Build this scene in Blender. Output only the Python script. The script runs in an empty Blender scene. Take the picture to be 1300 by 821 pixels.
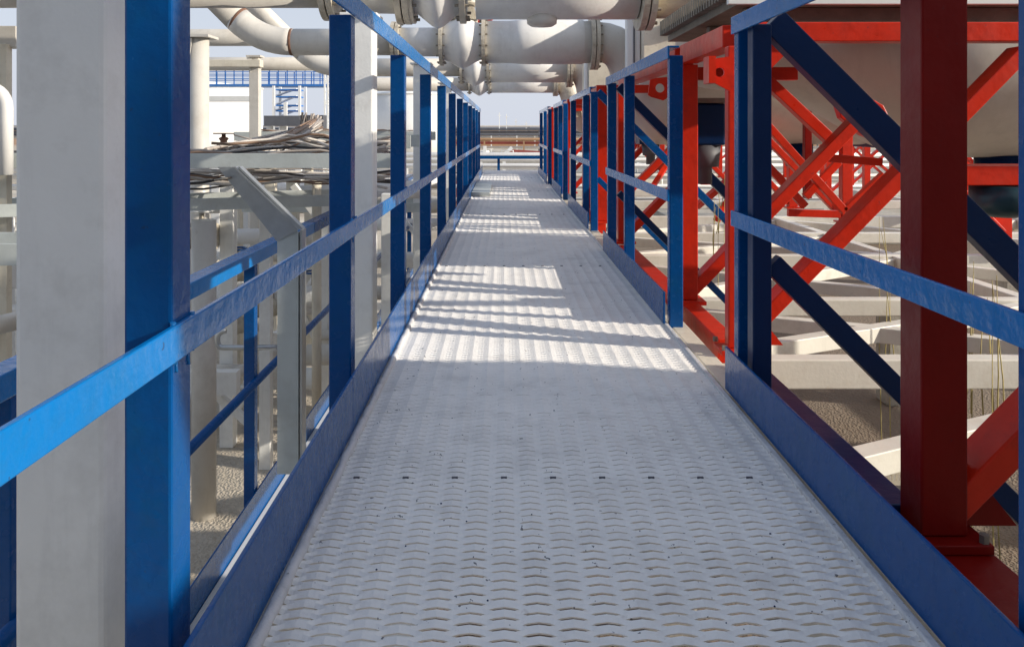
import bpy, bmesh, math, random
from mathutils import Vector, Matrix
random.seed(7)
S = bpy.context.scene
C = S.collection
F = 1000.0; VX = 640.0; VY = 165.0
R = math.radians
def P(px, py, y):                      # photo pixel + depth -> world point
    return Vector(((px-VX)*y/F, y, (VY-py)*y/F))

# ------------------------------------------------------------ materials
def mat(name, base, rough=0.4, metal=0.0, var=0.12, scale=3.0, bump=0.0, bscale=60.0, rust=0.0, rustcol=(0.16,0.07,0.03), streak=0.0, coat=0.0, dirt=None, dirtamt=0.0, chips=0.0, seed=0.0, spec=.5):
    m = bpy.data.materials.new(name); m.use_nodes = True
    nt = m.node_tree; N = nt.nodes; L = nt.links
    b = N['Principled BSDF']
    b.inputs['Roughness'].default_value = rough
    b.inputs['Metallic'].default_value = metal; b.inputs['Specular IOR Level'].default_value = spec
    if coat: b.inputs['Coat Weight'].default_value = coat; b.inputs['Coat Roughness'].default_value = 0.12
    tc = N.new('ShaderNodeTexCoord')
    mp = N.new('ShaderNodeMapping'); L.new(tc.outputs['Object'], mp.inputs['Vector'])
    mp.inputs['Location'].default_value = (seed*3.1, seed*1.7, seed)
    n1 = N.new('ShaderNodeTexNoise'); n1.inputs['Scale'].default_value = scale; n1.inputs['Detail'].default_value = 8; n1.inputs['Roughness'].default_value = 0.65
    L.new(mp.outputs[0], n1.inputs['Vector'])
    r1 = N.new('ShaderNodeMapRange'); r1.inputs['From Min'].default_value = .3; r1.inputs['From Max'].default_value = .7
    r1.inputs['To Min'].default_value = 1-var; r1.inputs['To Max'].default_value = 1+var
    L.new(n1.outputs['Fac'], r1.inputs['Value'])
    mul = N.new('ShaderNodeVectorMath'); mul.operation = 'SCALE'
    mul.inputs[0].default_value = base; L.new(r1.outputs[0], mul.inputs['Scale'])
    col = mul.outputs[0]
    def over(colr, fac):
        nonlocal col
        mx = N.new('ShaderNodeMix'); mx.data_type = 'RGBA'
        L.new(fac, mx.inputs[0]); L.new(col, mx.inputs[6]); mx.inputs[7].default_value = (*colr, 1)
        col = mx.outputs[2]
    def nz(sc, lo, hi, amt, stretch=None, det=6):
        src = mp.outputs[0]
        if stretch:
            m2 = N.new('ShaderNodeMapping'); m2.inputs['Scale'].default_value = stretch; L.new(tc.outputs['Object'], m2.inputs['Vector']); src = m2.outputs[0]
        n = N.new('ShaderNodeTexNoise'); n.inputs['Scale'].default_value = sc; n.inputs['Detail'].default_value = det; n.inputs['Roughness'].default_value = .7
        L.new(src, n.inputs['Vector'])
        r = N.new('ShaderNodeMapRange'); r.inputs['From Min'].default_value = lo; r.inputs['From Max'].default_value = hi
        r.inputs['To Max'].default_value = amt; L.new(n.outputs['Fac'], r.inputs['Value'])
        return r.outputs[0]
    if dirt: over(dirt, nz(scale*1.7, .5, .75, dirtamt))
    if streak: over(tuple(c*.45 for c in base), nz(14, .52, .78, streak, (1, 1, .12)))
    if rust: over(rustcol, nz(scale*4, .64, .72, rust))
    if chips: over((.03,.035,.05), nz(70, .70, .72, chips, None, 2))
    L.new(col, b.inputs['Base Color'])
    rr = N.new('ShaderNodeMapRange'); rr.inputs['To Min'].default_value = max(.05, rough-.12); rr.inputs['To Max'].default_value = min(1, rough+.14)
    n3 = N.new('ShaderNodeTexNoise'); n3.inputs['Scale'].default_value = scale*5; L.new(mp.outputs[0], n3.inputs['Vector'])
    L.new(n3.outputs['Fac'], rr.inputs['Value']); L.new(rr.outputs[0], b.inputs['Roughness'])
    if bump:
        nb = N.new('ShaderNodeTexNoise'); nb.inputs['Scale'].default_value = bscale; nb.inputs['Detail'].default_value = 5
        L.new(mp.outputs[0], nb.inputs['Vector'])
        bp = N.new('ShaderNodeBump'); bp.inputs['Strength'].default_value = bump; bp.inputs['Distance'].default_value = .004
        L.new(nb.outputs['Fac'], bp.inputs['Height']); L.new(bp.outputs[0], b.inputs['Normal'])
    return m
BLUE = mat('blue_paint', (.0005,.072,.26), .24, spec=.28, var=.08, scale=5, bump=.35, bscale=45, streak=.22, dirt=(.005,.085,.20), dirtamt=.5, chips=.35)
BLUE2 = mat('blue_paint_lit', (.001,.17,.50), .20, spec=.42, var=.08, scale=4, bump=.55, bscale=38, streak=.15, dirt=(.02,.14,.28), dirtamt=.4, chips=.6)  # same blue as the posts, lightened to carry the sunlit look of rails
NAVY = mat('navy_and_shaded_blue_paint', (.001,.022,.09), .32, spec=.3, var=.15, scale=3, bump=.2)  # navy for casings; on the sloping rails it is blue with shade painted in
RED = mat('red_paint', (.66,.026,.006), .33, spec=.3, var=.14, scale=4, bump=.3, bscale=40, coat=.1, dirt=(.25,.015,.01), dirtamt=.5, chips=.3)
RED_SHADE = mat('shaded_red_paint', (.20,.004,.002), .36, spec=.22, var=.12, scale=4, bump=.3, bscale=40, chips=.2, streak=.3)  # same red paint, darkened to put shade on the near column
DECK = mat('deck_paint', (.90,.88,.84), .33, var=.05, scale=5, bump=.3, bscale=130, dirt=(.40,.38,.36), dirtamt=.35, chips=.8, rust=.25)
EDGE = mat('edge_paint', (.66,.66,.66), .5, var=.12, scale=12, bump=.9, bscale=60, dirt=(.3,.29,.28), dirtamt=.4, chips=.6)
GREY = mat('grey_white_paint', (.90,.905,.87), .5, spec=.35, var=.05, scale=2, bump=.2, bscale=80, dirt=(.42,.40,.36), dirtamt=.35, streak=.22)
CREAM = mat('cream_paint', (.74,.68,.55), .45, var=.09, scale=3, bump=.3, bscale=50, dirt=(.40,.33,.24), dirtamt=.5, rust=.35, streak=.3)
PIPE = mat('pipe_paint', (.66,.63,.57), .40, var=.07, scale=2, bump=.2, bscale=70, dirt=(.42,.37,.30), dirtamt=.5, streak=.25, rust=.25)
WPIPE = mat('white_pipe_paint', (.80,.79,.76), .38, var=.06, scale=2, bump=.2, bscale=70, dirt=(.5,.46,.4), dirtamt=.4, streak=.25)
FLANGE = mat('flange_paint', (.58,.53,.43), .5, var=.18, scale=9, bump=.6, bscale=60, dirt=(.25,.19,.12), dirtamt=.8, rust=.6)
BOLT = mat('bolt_steel', (.30,.27,.22), .5, metal=.5, var=.2, rust=.5, scale=20)
GALV = mat('galvanised_steel', (.52,.54,.54), .33, metal=.75, var=.14, scale=8, bump=.2)
TRAY = mat('tray_paint', (.56,.60,.58), .42, var=.12, scale=4, metal=.15, dirt=(.35,.34,.3), dirtamt=.4, bump=.2)
SKID = mat('skid_paint', (.78,.755,.67), .45, var=.07, scale=3, bump=.2, dirt=(.45,.38,.28), dirtamt=.4, rust=.2, streak=.15)
WELD = mat('weld_rust', (.20,.10,.06), .7, var=.3, scale=30)
CABLE_D = mat('cable_dark', (.05,.045,.045), .55, var=.3, scale=9)
CABLE_G = mat('cable_grey', (.42,.37,.33), .55, var=.25, scale=9)
CABLE_W = mat('cable_pale', (.62,.58,.53), .5, var=.2, scale=9)
CABLE_B = mat('cable_brown', (.28,.18,.12), .6, var=.25, scale=9)
WHITE = mat('white_paint', (.82,.82,.80), .5, var=.05, scale=.4, dirt=(.6,.58,.54), dirtamt=.3, streak=.15)
CONC = mat('concrete', (.42,.39,.33), .85, var=.2, scale=5, bump=.8, bscale=40, dirt=(.22,.19,.15), dirtamt=.6)
GRATE = mat('grating_steel', (.20,.175,.14), .6, var=.25, scale=10, bump=.5, rust=.4)
TAN = mat('tan_brick', (.42,.26,.15), .9, var=.2, scale=.2)
BROWNRED = mat('faded_red_paint', (.35,.08,.06), .7, var=.2, scale=.5)
PALEBLUE = mat('far_blue_paint', (.03,.17,.50), .5, var=.15, scale=.5)
DUSK = mat('dark_steel', (.10,.105,.12), .6, var=.2, scale=2)
VESSEL = mat('vessel_paint', (.60,.55,.47), .42, var=.08, scale=1.2, bump=.15, bscale=30, dirt=(.42,.35,.27), dirtamt=.5, streak=.25)
STRAW = mat('dry_grass', (.45,.38,.16), .9, var=.3, scale=20)

def ground_mat():
    m = bpy.data.materials.new('gravel_ground'); m.use_nodes = True
    nt = m.node_tree; N = nt.nodes; L = nt.links; b = N['Principled BSDF']; b.inputs['Roughness'].default_value = .95
    tc = N.new('ShaderNodeTexCoord')
    big = N.new('ShaderNodeTexNoise'); big.inputs['Scale'].default_value = .35; big.inputs['Detail'].default_value = 6; L.new(tc.outputs['Object'], big.inputs['Vector'])
    sm = N.new('ShaderNodeTexNoise'); sm.inputs['Scale'].default_value = 22; sm.inputs['Detail'].default_value = 6; sm.inputs['Roughness'].default_value = .8; L.new(tc.outputs['Object'], sm.inputs['Vector'])
    vo = N.new('ShaderNodeTexVoronoi'); vo.inputs['Scale'].default_value = 55; L.new(tc.outputs['Object'], vo.inputs['Vector'])
    cr = N.new('ShaderNodeValToRGB'); cr.color_ramp.elements[0].position = .35; cr.color_ramp.elements[0].color = (.40,.34,.26,1)
    cr.color_ramp.elements[1].position = .62; cr.color_ramp.elements[1].color = (.68,.62,.52,1); L.new(big.outputs['Fac'], cr.inputs[0])
    r = N.new('ShaderNodeMapRange'); r.inputs['To Min'].default_value = .45; r.inputs['To Max'].default_value = 1.45; L.new(sm.outputs['Fac'], r.inputs['Value'])
    mu = N.new('ShaderNodeVectorMath'); mu.operation = 'SCALE'; L.new(cr.outputs[0], mu.inputs[0]); L.new(r.outputs[0], mu.inputs['Scale'])
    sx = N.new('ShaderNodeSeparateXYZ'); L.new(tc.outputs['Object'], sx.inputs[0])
    rx = N.new('ShaderNodeMapRange'); rx.inputs['From Min'].default_value = -1.5; rx.inputs['From Max'].default_value = -.9; rx.inputs['To Max'].default_value = .80; L.new(sx.outputs['X'], rx.inputs['Value'])  # brown dirt at right, spread under the deck as painted-in darkness for slits
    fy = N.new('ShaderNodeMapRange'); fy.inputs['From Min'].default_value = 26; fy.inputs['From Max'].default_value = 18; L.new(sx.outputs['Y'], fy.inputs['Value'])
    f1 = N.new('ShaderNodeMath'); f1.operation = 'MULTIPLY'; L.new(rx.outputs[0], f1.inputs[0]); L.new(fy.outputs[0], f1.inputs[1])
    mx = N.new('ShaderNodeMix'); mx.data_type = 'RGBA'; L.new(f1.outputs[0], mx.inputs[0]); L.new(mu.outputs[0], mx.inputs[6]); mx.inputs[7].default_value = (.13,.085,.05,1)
    far = N.new('ShaderNodeMapRange'); far.inputs['From Min'].default_value = 105; far.inputs['From Max'].default_value = 135; L.new(sx.outputs['Y'], far.inputs['Value'])
    m2 = N.new('ShaderNodeMix'); m2.data_type = 'RGBA'; L.new(far.outputs[0], m2.inputs[0]); L.new(mx.outputs[2], m2.inputs[6]); m2.inputs[7].default_value = (.40,.25,.15,1)
    L.new(m2.outputs[2], b.inputs['Base Color'])
    bp = N.new('ShaderNodeBump'); bp.inputs['Strength'].default_value = .9; bp.inputs['Distance'].default_value = .010; L.new(vo.outputs['Distance'], bp.inputs['Height']); L.new(bp.outputs[0], b.inputs['Normal'])
    return m
GROUND = ground_mat()

# ------------------------------------------------------------ mesh builder
class MB:
    def __init__(s): s.b = bmesh.new()
    def box(s, x0, x1, y0, y1, z0, z1):
        v = [s.b.verts.new((x, y, z)) for x in (x0, x1) for y in (y0, y1) for z in (z0, z1)]
        for f in ((0,1,3,2),(4,6,7,5),(0,4,5,1),(2,3,7,6),(0,2,6,4),(1,5,7,3)): s.b.faces.new([v[i] for i in f])
        return s
    def bar(s, p, q, w, h, up=(0,0,1)):            # box section along p->q ; w sideways, h along "up"
        p = Vector(p); q = Vector(q); d = (q-p).normalized(); up = Vector(up)
        if abs(d.dot(up)) > .99: up = Vector((0,1,0))
        sd = d.cross(up).normalized(); u = sd.cross(d).normalized()
        vs = []
        for c in (p, q):
            for a, b_ in ((-1,-1),(1,-1),(1,1),(-1,1)): vs.append(s.b.verts.new(c+sd*a*w/2+u*b_*h/2))
        s.b.faces.new(vs[3::-1]); s.b.faces.new(vs[4:])
        for i in range(4): s.b.faces.new((vs[i], vs[(i+1)%4], vs[4+(i+1)%4], vs[4+i]))
        return s
    def tube(s, pts, r, n=16, cap=True, smooth=True):
        pts = [Vector(p) for p in pts]; rs = r if isinstance(r, (list, tuple)) else [r]*len(pts)
        rings = []; prev = None
        for i, p in enumerate(pts):
            a = pts[max(i-1,0)]; c = pts[min(i+1,len(pts)-1)]; d = (c-a)
            if d.length < 1e-9: d = Vector((0,0,1))
            d.normalize()
            if prev is None:
                ref = Vector((0,0,1)) if abs(d.z) < .9 else Vector((0,1,0)); u = d.cross(ref).normalized()
            else: u = (prev - d*prev.dot(d)).normalized()
            prev = u; w = d.cross(u)
            rings.append([s.b.verts.new(p+(u*math.cos(t)+w*math.sin(t))*rs[i]) for t in [2*math.pi*k/n for k in range(n)]])
        for a, b_ in zip(rings, rings[1:]):
            for k in range(n):
                f = s.b.faces.new((a[k], a[(k+1)%n], b_[(k+1)%n], b_[k])); f.smooth = smooth
        if cap:
            for rg in (rings[0][::-1], rings[-1]):
                try: s.b.faces.new(rg)
                except ValueError: pass
        return s
    def lathe(s, origin, axis, prof, n=28, smooth=True):   # prof: (t along axis, radius)
        o = Vector(origin); ax = Vector(axis).normalized()
        ref = Vector((0,0,1)) if abs(ax.z) < .9 else Vector((0,1,0)); u = ax.cross(ref).normalized(); w = ax.cross(u)
        rings = [[s.b.verts.new(o+ax*t+(u*math.cos(a)+w*math.sin(a))*max(r,1e-4)) for a in [2*math.pi*k/n for k in range(n)]] for t, r in prof]
        for a, b_ in zip(rings, rings[1:]):
            for k in range(n):
                f = s.b.faces.new((a[k], a[(k+1)%n], b_[(k+1)%n], b_[k])); f.smooth = smooth
        s.b.faces.new(rings[0][::-1]); s.b.faces.new(rings[-1])
        return s
    def poly(s, pts, n, t):                         # extruded polygon: pts 3D, thickness t along n
        n = Vector(n).normalized()*t
        a = [s.b.verts.new(Vector(p)) for p in pts]; b_ = [s.b.verts.new(Vector(p)+n) for p in pts]
        s.b.faces.new(a[::-1]); s.b.faces.new(b_)
        for i in range(len(a)): s.b.faces.new((a[i], a[(i+1)%len(a)], b_[(i+1)%len(a)], b_[i]))
        return s
    def plate_hole(s, outer, c, r, t):              # plate in the xz plane, hole radius r, 24 rays
        c = Vector(c); n = 24; hi = []; out = []
        m = len(outer)
        for k in range(n):
            a = 2*math.pi*k/n; d = Vector((math.cos(a), 0, math.sin(a)))
            best = None
            for i in range(m):
                p = Vector(outer[i]); q = Vector(outer[(i+1)%m]); e = q-p
                den = d.x*e.z-d.z*e.x
                if abs(den) < 1e-9: continue
                tt = ((p.x-c.x)*e.z-(p.z-c.z)*e.x)/den; uu = ((p.x-c.x)*d.z-(p.z-c.z)*d.x)/den
                if tt > 0 and -1e-6 <= uu <= 1+1e-6 and (best is None or tt < best): best = tt
            hi.append(c+d*r); out.append(c+d*(best or r*2))
        dy = Vector((0,t,0))
        A = [s.b.verts.new(p) for p in hi]; B = [s.b.verts.new(p) for p in out]; A2 = [s.b.verts.new(p+dy) for p in hi]; B2 = [s.b.verts.new(p+dy) for p in out]
        for k in range(n):
            j = (k+1)%n
            s.b.faces.new((A[k],A[j],B[j],B[k])); s.b.faces.new((A2[j],A2[k],B2[k],B2[j]))
            s.b.faces.new((A[j],A[k],A2[k],A2[j])); s.b.faces.new((B[k],B[j],B2[j],B2[k]))
        return s
    def build(s, name, m, parent=None, bevel=0.0, kind=None, label=None):
        bmesh.ops.recalc_face_normals(s.b, faces=s.b.faces[:])
        me = bpy.data.meshes.new(name); s.b.to_mesh(me); s.b.free()
        me.materials.append(m)
        o = bpy.data.objects.new(name, me); C.objects.link(o)
        if parent: o.parent = parent; o.matrix_parent_inverse = Matrix.Translation(-parent.location)
        if bevel:
            bv = o.modifiers.new('bevel', 'BEVEL'); bv.width = bevel; bv.segments = 2; bv.limit_method = 'ANGLE'; bv.angle_limit = R(40)
        if kind: o['kind'] = kind
        if label: o['label'] = label
        return o
def tag(o, label, cat, group=None, kind=None):
    o['label'] = label; o['category'] = cat
    if group: o['group'] = group
    if kind: o['kind'] = kind
    return o
def thing(name, label, cat, loc=(0,0,0), group=None):
    o = bpy.data.objects.new(name, None); C.objects.link(o); o.location = loc; o.empty_display_size = .1
    return tag(o, label, cat, group)

# ------------------------------------------------------------ setting
GZ = -2.4
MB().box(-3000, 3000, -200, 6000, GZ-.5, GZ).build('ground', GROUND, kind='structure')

# ------------------------------------------------------------ walkway deck of expanded metal
DZ = -.75; XL = -.37; XR = .63
def expanded(y0, y1, x0, x1, z, thick=.003):
    me_v = []; me_f = []
    LW = .106; row = .013; a = .0036; w = .0088; tilt = R(26)
    cy, sy = math.cos(tilt)*w/2, math.sin(tilt)*w/2
    k = int(y0/row)+1
    while k*row < y1-.004:
        yc = k*row; ph = (k % 2)*.5
        xs = []
        n0 = math.floor(x0/LW)-1; n1 = math.ceil(x1/LW)+1
        for n in range(n0, n1):
            for u, o in ((0,a),(.16, a), (.25,0), (.34, -a), (.5,-a),(.66, -a), (.75,0), (.84, a)):
                xs.append(((n+u+ph)*LW, o))
        xs = [t for t in xs if x0 < t[0] < x1]
        xs = [(x0, xs[0][1])]+xs+[(x1, xs[-1][1])]
        base = len(me_v); jit = random.uniform(-.0004,.0004)
        for x, o in xs:
            s_ = 1 if abs(o) else 0
            yy = yc+o; zz = z+jit+.0016*math.cos(2*math.pi*x/.053)
            me_v += [(x, yy-cy, zz-sy), (x, yy+cy, zz+sy), (x, yy+cy+.001, zz+sy-thick), (x, yy-cy+.001, zz-sy-thick)]
        for i in range(len(xs)-1):
            p = base+4*i; q = p+4
            for j in range(4):
                j2 = (j+1)%4
                me_f.append((p+j, q+j, q+j2, p+j2))
        k += 1
    return me_v, me_f
deck = thing('walkway_deck', 'raised grey-white expanded metal walkway deck between the two rows of blue railing', 'walkway', (0, 7, DZ))
seams = [.25, 1.70, 4.35, 7.0, 9.65, 12.3, 14.6]
for i in range(len(seams)-1):
    v, f = expanded(seams[i]+.001, seams[i+1]-.001, XL+.004, XR-.004, DZ-.004)
    me = bpy.data.meshes.new('deck_panel'); me.from_pydata(v, [], f); me.materials.append(DECK)
    o = bpy.data.objects.new('deck_panel', me); C.objects.link(o); o.parent = deck; o.matrix_parent_inverse = Matrix.Translation(-deck.location)
# edge strips, lumpy weld along the left edge
mb = MB()
pw=[(XL+.006+random.uniform(-.0015,.0015), .25+i*.03, DZ-.002+random.uniform(-.001,.001)) for i in range(479)]
mb.tube(pw, [random.uniform(.0085,.0115) for _ in pw], 10)
mb.box(XL-.004,XL+.006,.25,14.6,DZ-.03,DZ-.004)
mb.build('edge_strip', EDGE, deck)
MB().box(XR-.012, XR+.004, .25, 14.6, DZ-.03, DZ+.003).build('edge_strip', EDGE, deck, .003)
MB().box(XR+.020, XR+.085, .25, 14.6, DZ-.16, DZ-.012).build('stringer', CREAM, deck, .004)
MB().box(XL-.10, XL-.02, .25, 14.6, DZ-.18, DZ-.03).build('stringer', CREAM, deck, .004)
for y in [s_ for s_ in seams[1:-1]] + [.9, 3.0, 5.7, 8.3, 11, 13.4]:
    MB().box(XL, XR, y-.03, y+.03, DZ-.11, DZ-.017).build('joist', CREAM, deck)
for y in seams[1:-1]:
    for i in range(9):
        x = XL+.045+i*.106; MB().box(x, x+.013, y-.0022, y+.0022, DZ-.012, DZ+.0022).build('seam_weld', DUSK, deck)
fp = thing('cover_plate', 'small grey folded steel plate lying on the far left side of the deck', 'plate', (-.26, 9.6, DZ))
MB().box(-.37,-.16, 8.9, 10.7, DZ+.03, DZ+.045).build('plate', TRAY, fp, .003)
MB().box(-.37,-.165, 8.88, 8.898, DZ+.004, DZ+.045).build('lip', TRAY, fp)
# flecks of blue paint and grit on the deck
mb = MB()
fl = [(500,470+0),(479,538),(523,527),(673,527),(515,694),(601,708),(478,724),(675,654),(660,417),(673,410),(625,417),(675,410),(780,382),(700,600),(730,640),(560,640)]
for px, py in fl + [(random.uniform(420,1000), random.uniform(480,800)) for _ in range(9)]:
    y = 750/(py-165.0); x = (px-640)*y/1000
    if XL+.03 < x < XR-.03:
        r_ = random.uniform(.0010,.0026); mb.lathe((x,y,DZ+.0015),(0,0,1),[(0,r_),(.0015,r_*.7)],6)
tag(mb.build('grit', NAVY), 'dark specks of paint grit scattered on the near deck', 'grit', kind='stuff')

# ------------------------------------------------------------ railings
def rail_L(x, y0, y1, zt, zb, out, t=.008, m=BLUE2):     # angle section : vertical leg facing the deck + top leg outward
    mb = MB(); s = out
    mb.box(min(x,x+s*t), max(x,x+s*t), y0, y1, zb, zt)
    mb.box(min(x+s*t,x+s*.045), max(x+s*t,x+s*.045), y0, y1, zt-t, zt)
    return mb
lr = thing('guard_railing', 'long blue railing with flat rails along the left edge of the walkway deck', 'railing', (-.42, 7, DZ))
for k in range(12):
    y = .983+1.15*k
    mb = MB(); mb.box(-.475, -.415, y, y+.062, DZ-.06, .312)
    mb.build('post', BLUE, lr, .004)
for k in range(4):
    y = .983+1.15*k
    for yy in (y+.001, y+.061):
        n=9; pts=[(-.4135+random.uniform(-.001,.001), yy, -.292+.052*j/(n-1)) for j in range(n)]
        MB().tube(pts,[random.uniform(.0028,.0048) for _ in pts],6).build('weld_bead', BLUE2, lr)
    for j in range(3):
        yd=y+random.uniform(.004,.056); L_=random.uniform(.004,.018)
        MB().tube([(-.4143,yd,-.288),(-.4145,yd,-.288-L_),(-.4145,yd+.0004,-.291-L_)],[.0016,.0018,.0026],6).build('paint_run', BLUE2, lr)
rail_L(-.405, .12, 13.72, .367, .310, -1).build('top_rail', BLUE2, lr, .002)
MB().box(-.4145, -.4055, .12, 13.72, -.288, -.243).build('mid_rail', BLUE2, lr, .002)
mb = MB()
tb = [.2, 1.95, 3.28, 5.1, 7.4, 9.7, 12, 13.7]
for a, b in zip(tb, tb[1:]): mb.box(-.382, -.374, a+.001, b-.001, DZ+.002, -.612)
mb.build('toe_board', BLUE, lr, .002)
MB().box(-.414,-.383,.2,13.7,DZ-.02,DZ-.012).build('floor_strip', EDGE, lr)

def rsection(label, x, ys, y0, y1, ends=(), toe=True, m=BLUE, group='blue railing sections on the right of the deck'):
    t = thing('railing_section', label, 'railing', (x, (y0+y1)/2, DZ), group)
    for y in ys:
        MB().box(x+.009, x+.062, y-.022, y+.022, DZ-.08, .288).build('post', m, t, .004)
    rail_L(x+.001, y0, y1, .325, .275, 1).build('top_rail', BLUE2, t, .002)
    MB().box(x, x+.008, y0, y1, -.277, -.232).build('mid_rail', BLUE2, t, .002)
    if toe: MB().box(x-.016, x-.008, y0, y1, DZ+.002, -.625).build('toe_board', BLUE, t, .002)
    return t
A = rsection('nearest blue railing section on the right, beside the large shaded red column', .655, (.998, 2.255), .15, 2.28)
MB().box(.676, .728, 2.14, 2.19, DZ-.12, .288).build('post', NAVY, A, .004)
rsection('second blue railing section on the right, starting with a round-topped post past the gap', .63, (3.065, 4.19, 4.87), 3.04, 4.90)
rsection('third blue railing section on the right, behind the first sloping bright blue rail', .645, (5.96, 6.55, 7.75), 5.94, 7.78)
rsection('fourth blue railing section on the right, about level with the third crossing pipe', .635, (8.62, 9.4, 10.2), 8.6, 10.23)
rsection('farthest blue railing section on the right at the end of the deck', .60, (10.95, 12.2, 13.5), 10.92, 13.55)
er = thing('end_barrier', 'low blue barrier bar with a short post crossing beyond the far deck end', 'barrier', (0, 15.2, -1))
MB().box(-.55, .85, 15.0, 15.05, -.555, -.49).build('bar', BLUE, er)
MB().box(-.13, -.08, 15.06, 15.1, -1.2, -.49).build('post', BLUE, er)
for x in (-.52,.80): MB().box(x, x+.04, 15.06, 15.1, GZ, -.49).build('post', BLUE, er)
MB().box(-.6,.9,14.9,16.6,-1.0,-.93).build('landing', GREY, er)

# sloping blue rails going down to the right from the walkway
def sloping(label, x0, y, tz, mz, sz, run, m, wide=.055):
    t = thing('sloping_railing', label, 'railing', (x0+run/2, y, -1.0), 'blue railings sloping down to the right')
    k = 1.0
    MB().bar((x0, y, tz), (x0+run, y, tz-run*k), .05, wide, (0,0,1)).build('top_rail', m, t, .003)
    MB().bar((x0, y, mz), (x0+run, y, mz-run*k), .04, wide*.75, (0,0,1)).build('mid_rail', m, t, .003)
    if sz is not None: MB().bar((x0, y+.01, sz), (x0+run*.95, y+.01, sz-run*.95*.98), .05, .13, (0,0,1)).build('stringer', m, t, .003)
    bx = x0+run-.06
    MB().box(bx, bx+.05, y-.02, y+.02, GZ, tz-run*k+.1).build('post', m, t, .003)
    return t
sloping('dark blue sloping railing running down to the right from the doubled near post', .735, 2.17, .30, -.365, None, 1.35, NAVY, .075)
sloping('shaded blue sloping railing seen between the second section and the red legs', .71, 4.88, .27, -.39, None, .80, NAVY)  # shade is put into this rail's colour; the sunlit one behind stays brighter
sloping('bright blue sloping railing starting at the first post of the third section', .71, 5.98, .29, -.37, None, 1.10, BLUE)

# ------------------------------------------------------------ grey columns on the left
for i, (y, lab) in enumerate(((1.33, 'big grey-white square column at the far left beside the nearest blue post'), (4.05, 'grey-white square column directly behind the second blue post of the left railing'),
        (7.05, 'slim grey-white square column behind the fourth blue post of the left railing'), (9.95,'distant grey-white column under the third crossing pipe'))):
    c = thing('support_column', lab, 'column', (-.74, y+.07, GZ), 'square columns outside the left railing')
    mb = MB(); mb.box(-.828 if i==0 else -.815,-.675, y, y+.145, GZ+.02, .585); mb.build('shaft', GREY, c, .010)
    MB().box(-.87,-.62, y-.05, y+.2, GZ, GZ+.02).build('base_plate', GREY, c, .002)
    if i: MB().box(-.84,-.65, y-.03, y+.175, .5865, .60).build('cap_plate', GREY, c, .002)

# ------------------------------------------------------------ crossing pipes
def flange(mbf, mbb, o, ax, r, t=.03, n=12, rr=1.32):
    o = Vector(o); ax = Vector(ax).normalized()
    mbf.lathe(o, ax, [(0, r*1.02), (0, r*rr), (t, r*rr), (t, r*1.02)], 32, False)
    ref = Vector((0,0,1)) if abs(ax.z) < .9 else Vector((0,1,0)); u = ax.cross(ref).normalized(); w = ax.cross(u)
    for k in range(n):
        a = 2*math.pi*(k+.5)/n; d = u*math.cos(a)+w*math.sin(a)
        mbb.append(MB().tube([o+ax*(-.022)+d*r*1.19, o+ax*(t+.022)+d*r*1.19], r*.055, 6, smooth=False))
def fl_pair(parent, o, ax, r, n=12):
    mf, m2, mbb = MB(), MB(), []; o = Vector(o); ax = Vector(ax).normalized()
    flange(mf, [], o-ax*.036, ax, r, .032); flange(m2, mbb, o+ax*.004, ax, r, .032, n)
    mf.build('flange', FLANGE, parent); f = m2.build('flange', FLANGE, parent)
    for q in mbb: q.build('bolt', BOLT, f)
    g = MB().lathe(o-ax*.004, ax, [(0,r*1.15),(.008,r*1.15)], 32, False); g.build('gasket', CABLE_D, f)
def arc(p0, c, p1, n=8):
    p0,c,p1 = map(Vector,(p0,c,p1)); return [p0*(1-t)**2+c*2*t*(1-t)+p1*t*t for t in [i/n for i in range(n+1)]]
def valve(label, cx, y, z, r, wide, wheel=True):
    t = thing('gate_valve', label, 'valve', (cx, y, z), 'valves on the crossing pipes')
    w = wide/2
    MB().lathe((cx-w,y,z),(1,0,0),[(0,r*.95),(.04,r*.98),(w*.45,r*1.12),(w*.8,r*1.38),(w,r*1.46),(w*1.2,r*1.38),(w*1.55,r*1.12),(2*w-.04,r*.98),(2*w,r*.95)]).build('body', WPIPE, t)
    for xx in (cx-w-.005, cx+w-.028):
        mf, mbb = MB(), []
        flange(mf, mbb, (xx,y,z), (1,0,0), r*.98, .032)
        f = mf.build('flange', FLANGE, t)
        for q in mbb: q.build('bolt', BOLT, f)
    MB().lathe((cx,y,z+r*1.2),(0,0,1),[(0,r*.8),(r*.8,r*.62),(r*.8,r*.95),(r*1.0,r*.95),(r*1.0,r*.6),(r*1.5,r*.3),(r*2.6,r*.22)]).build('bonnet', FLANGE, t)
    if wheel:
        pts = [Vector((cx+math.cos(a)*r*1.3, y+math.sin(a)*r*1.3, z+r*3.7)) for a in [2*math.pi*i/24 for i in range(25)]]
        h = MB(); h.tube(pts, .016, 8, cap=False)
        for a in (0,1.57,3.14,4.71): h.tube([(cx,y,z+r*3.7),(cx+math.cos(a)*r*1.3,y+math.sin(a)*r*1.3,z+r*3.7)],.012,6)
        h.tube([(cx,y,z+r*2.5),(cx,y,z+r*3.8)],.022,8); h.build('handwheel', RED, t)
ZP = .79
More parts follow.
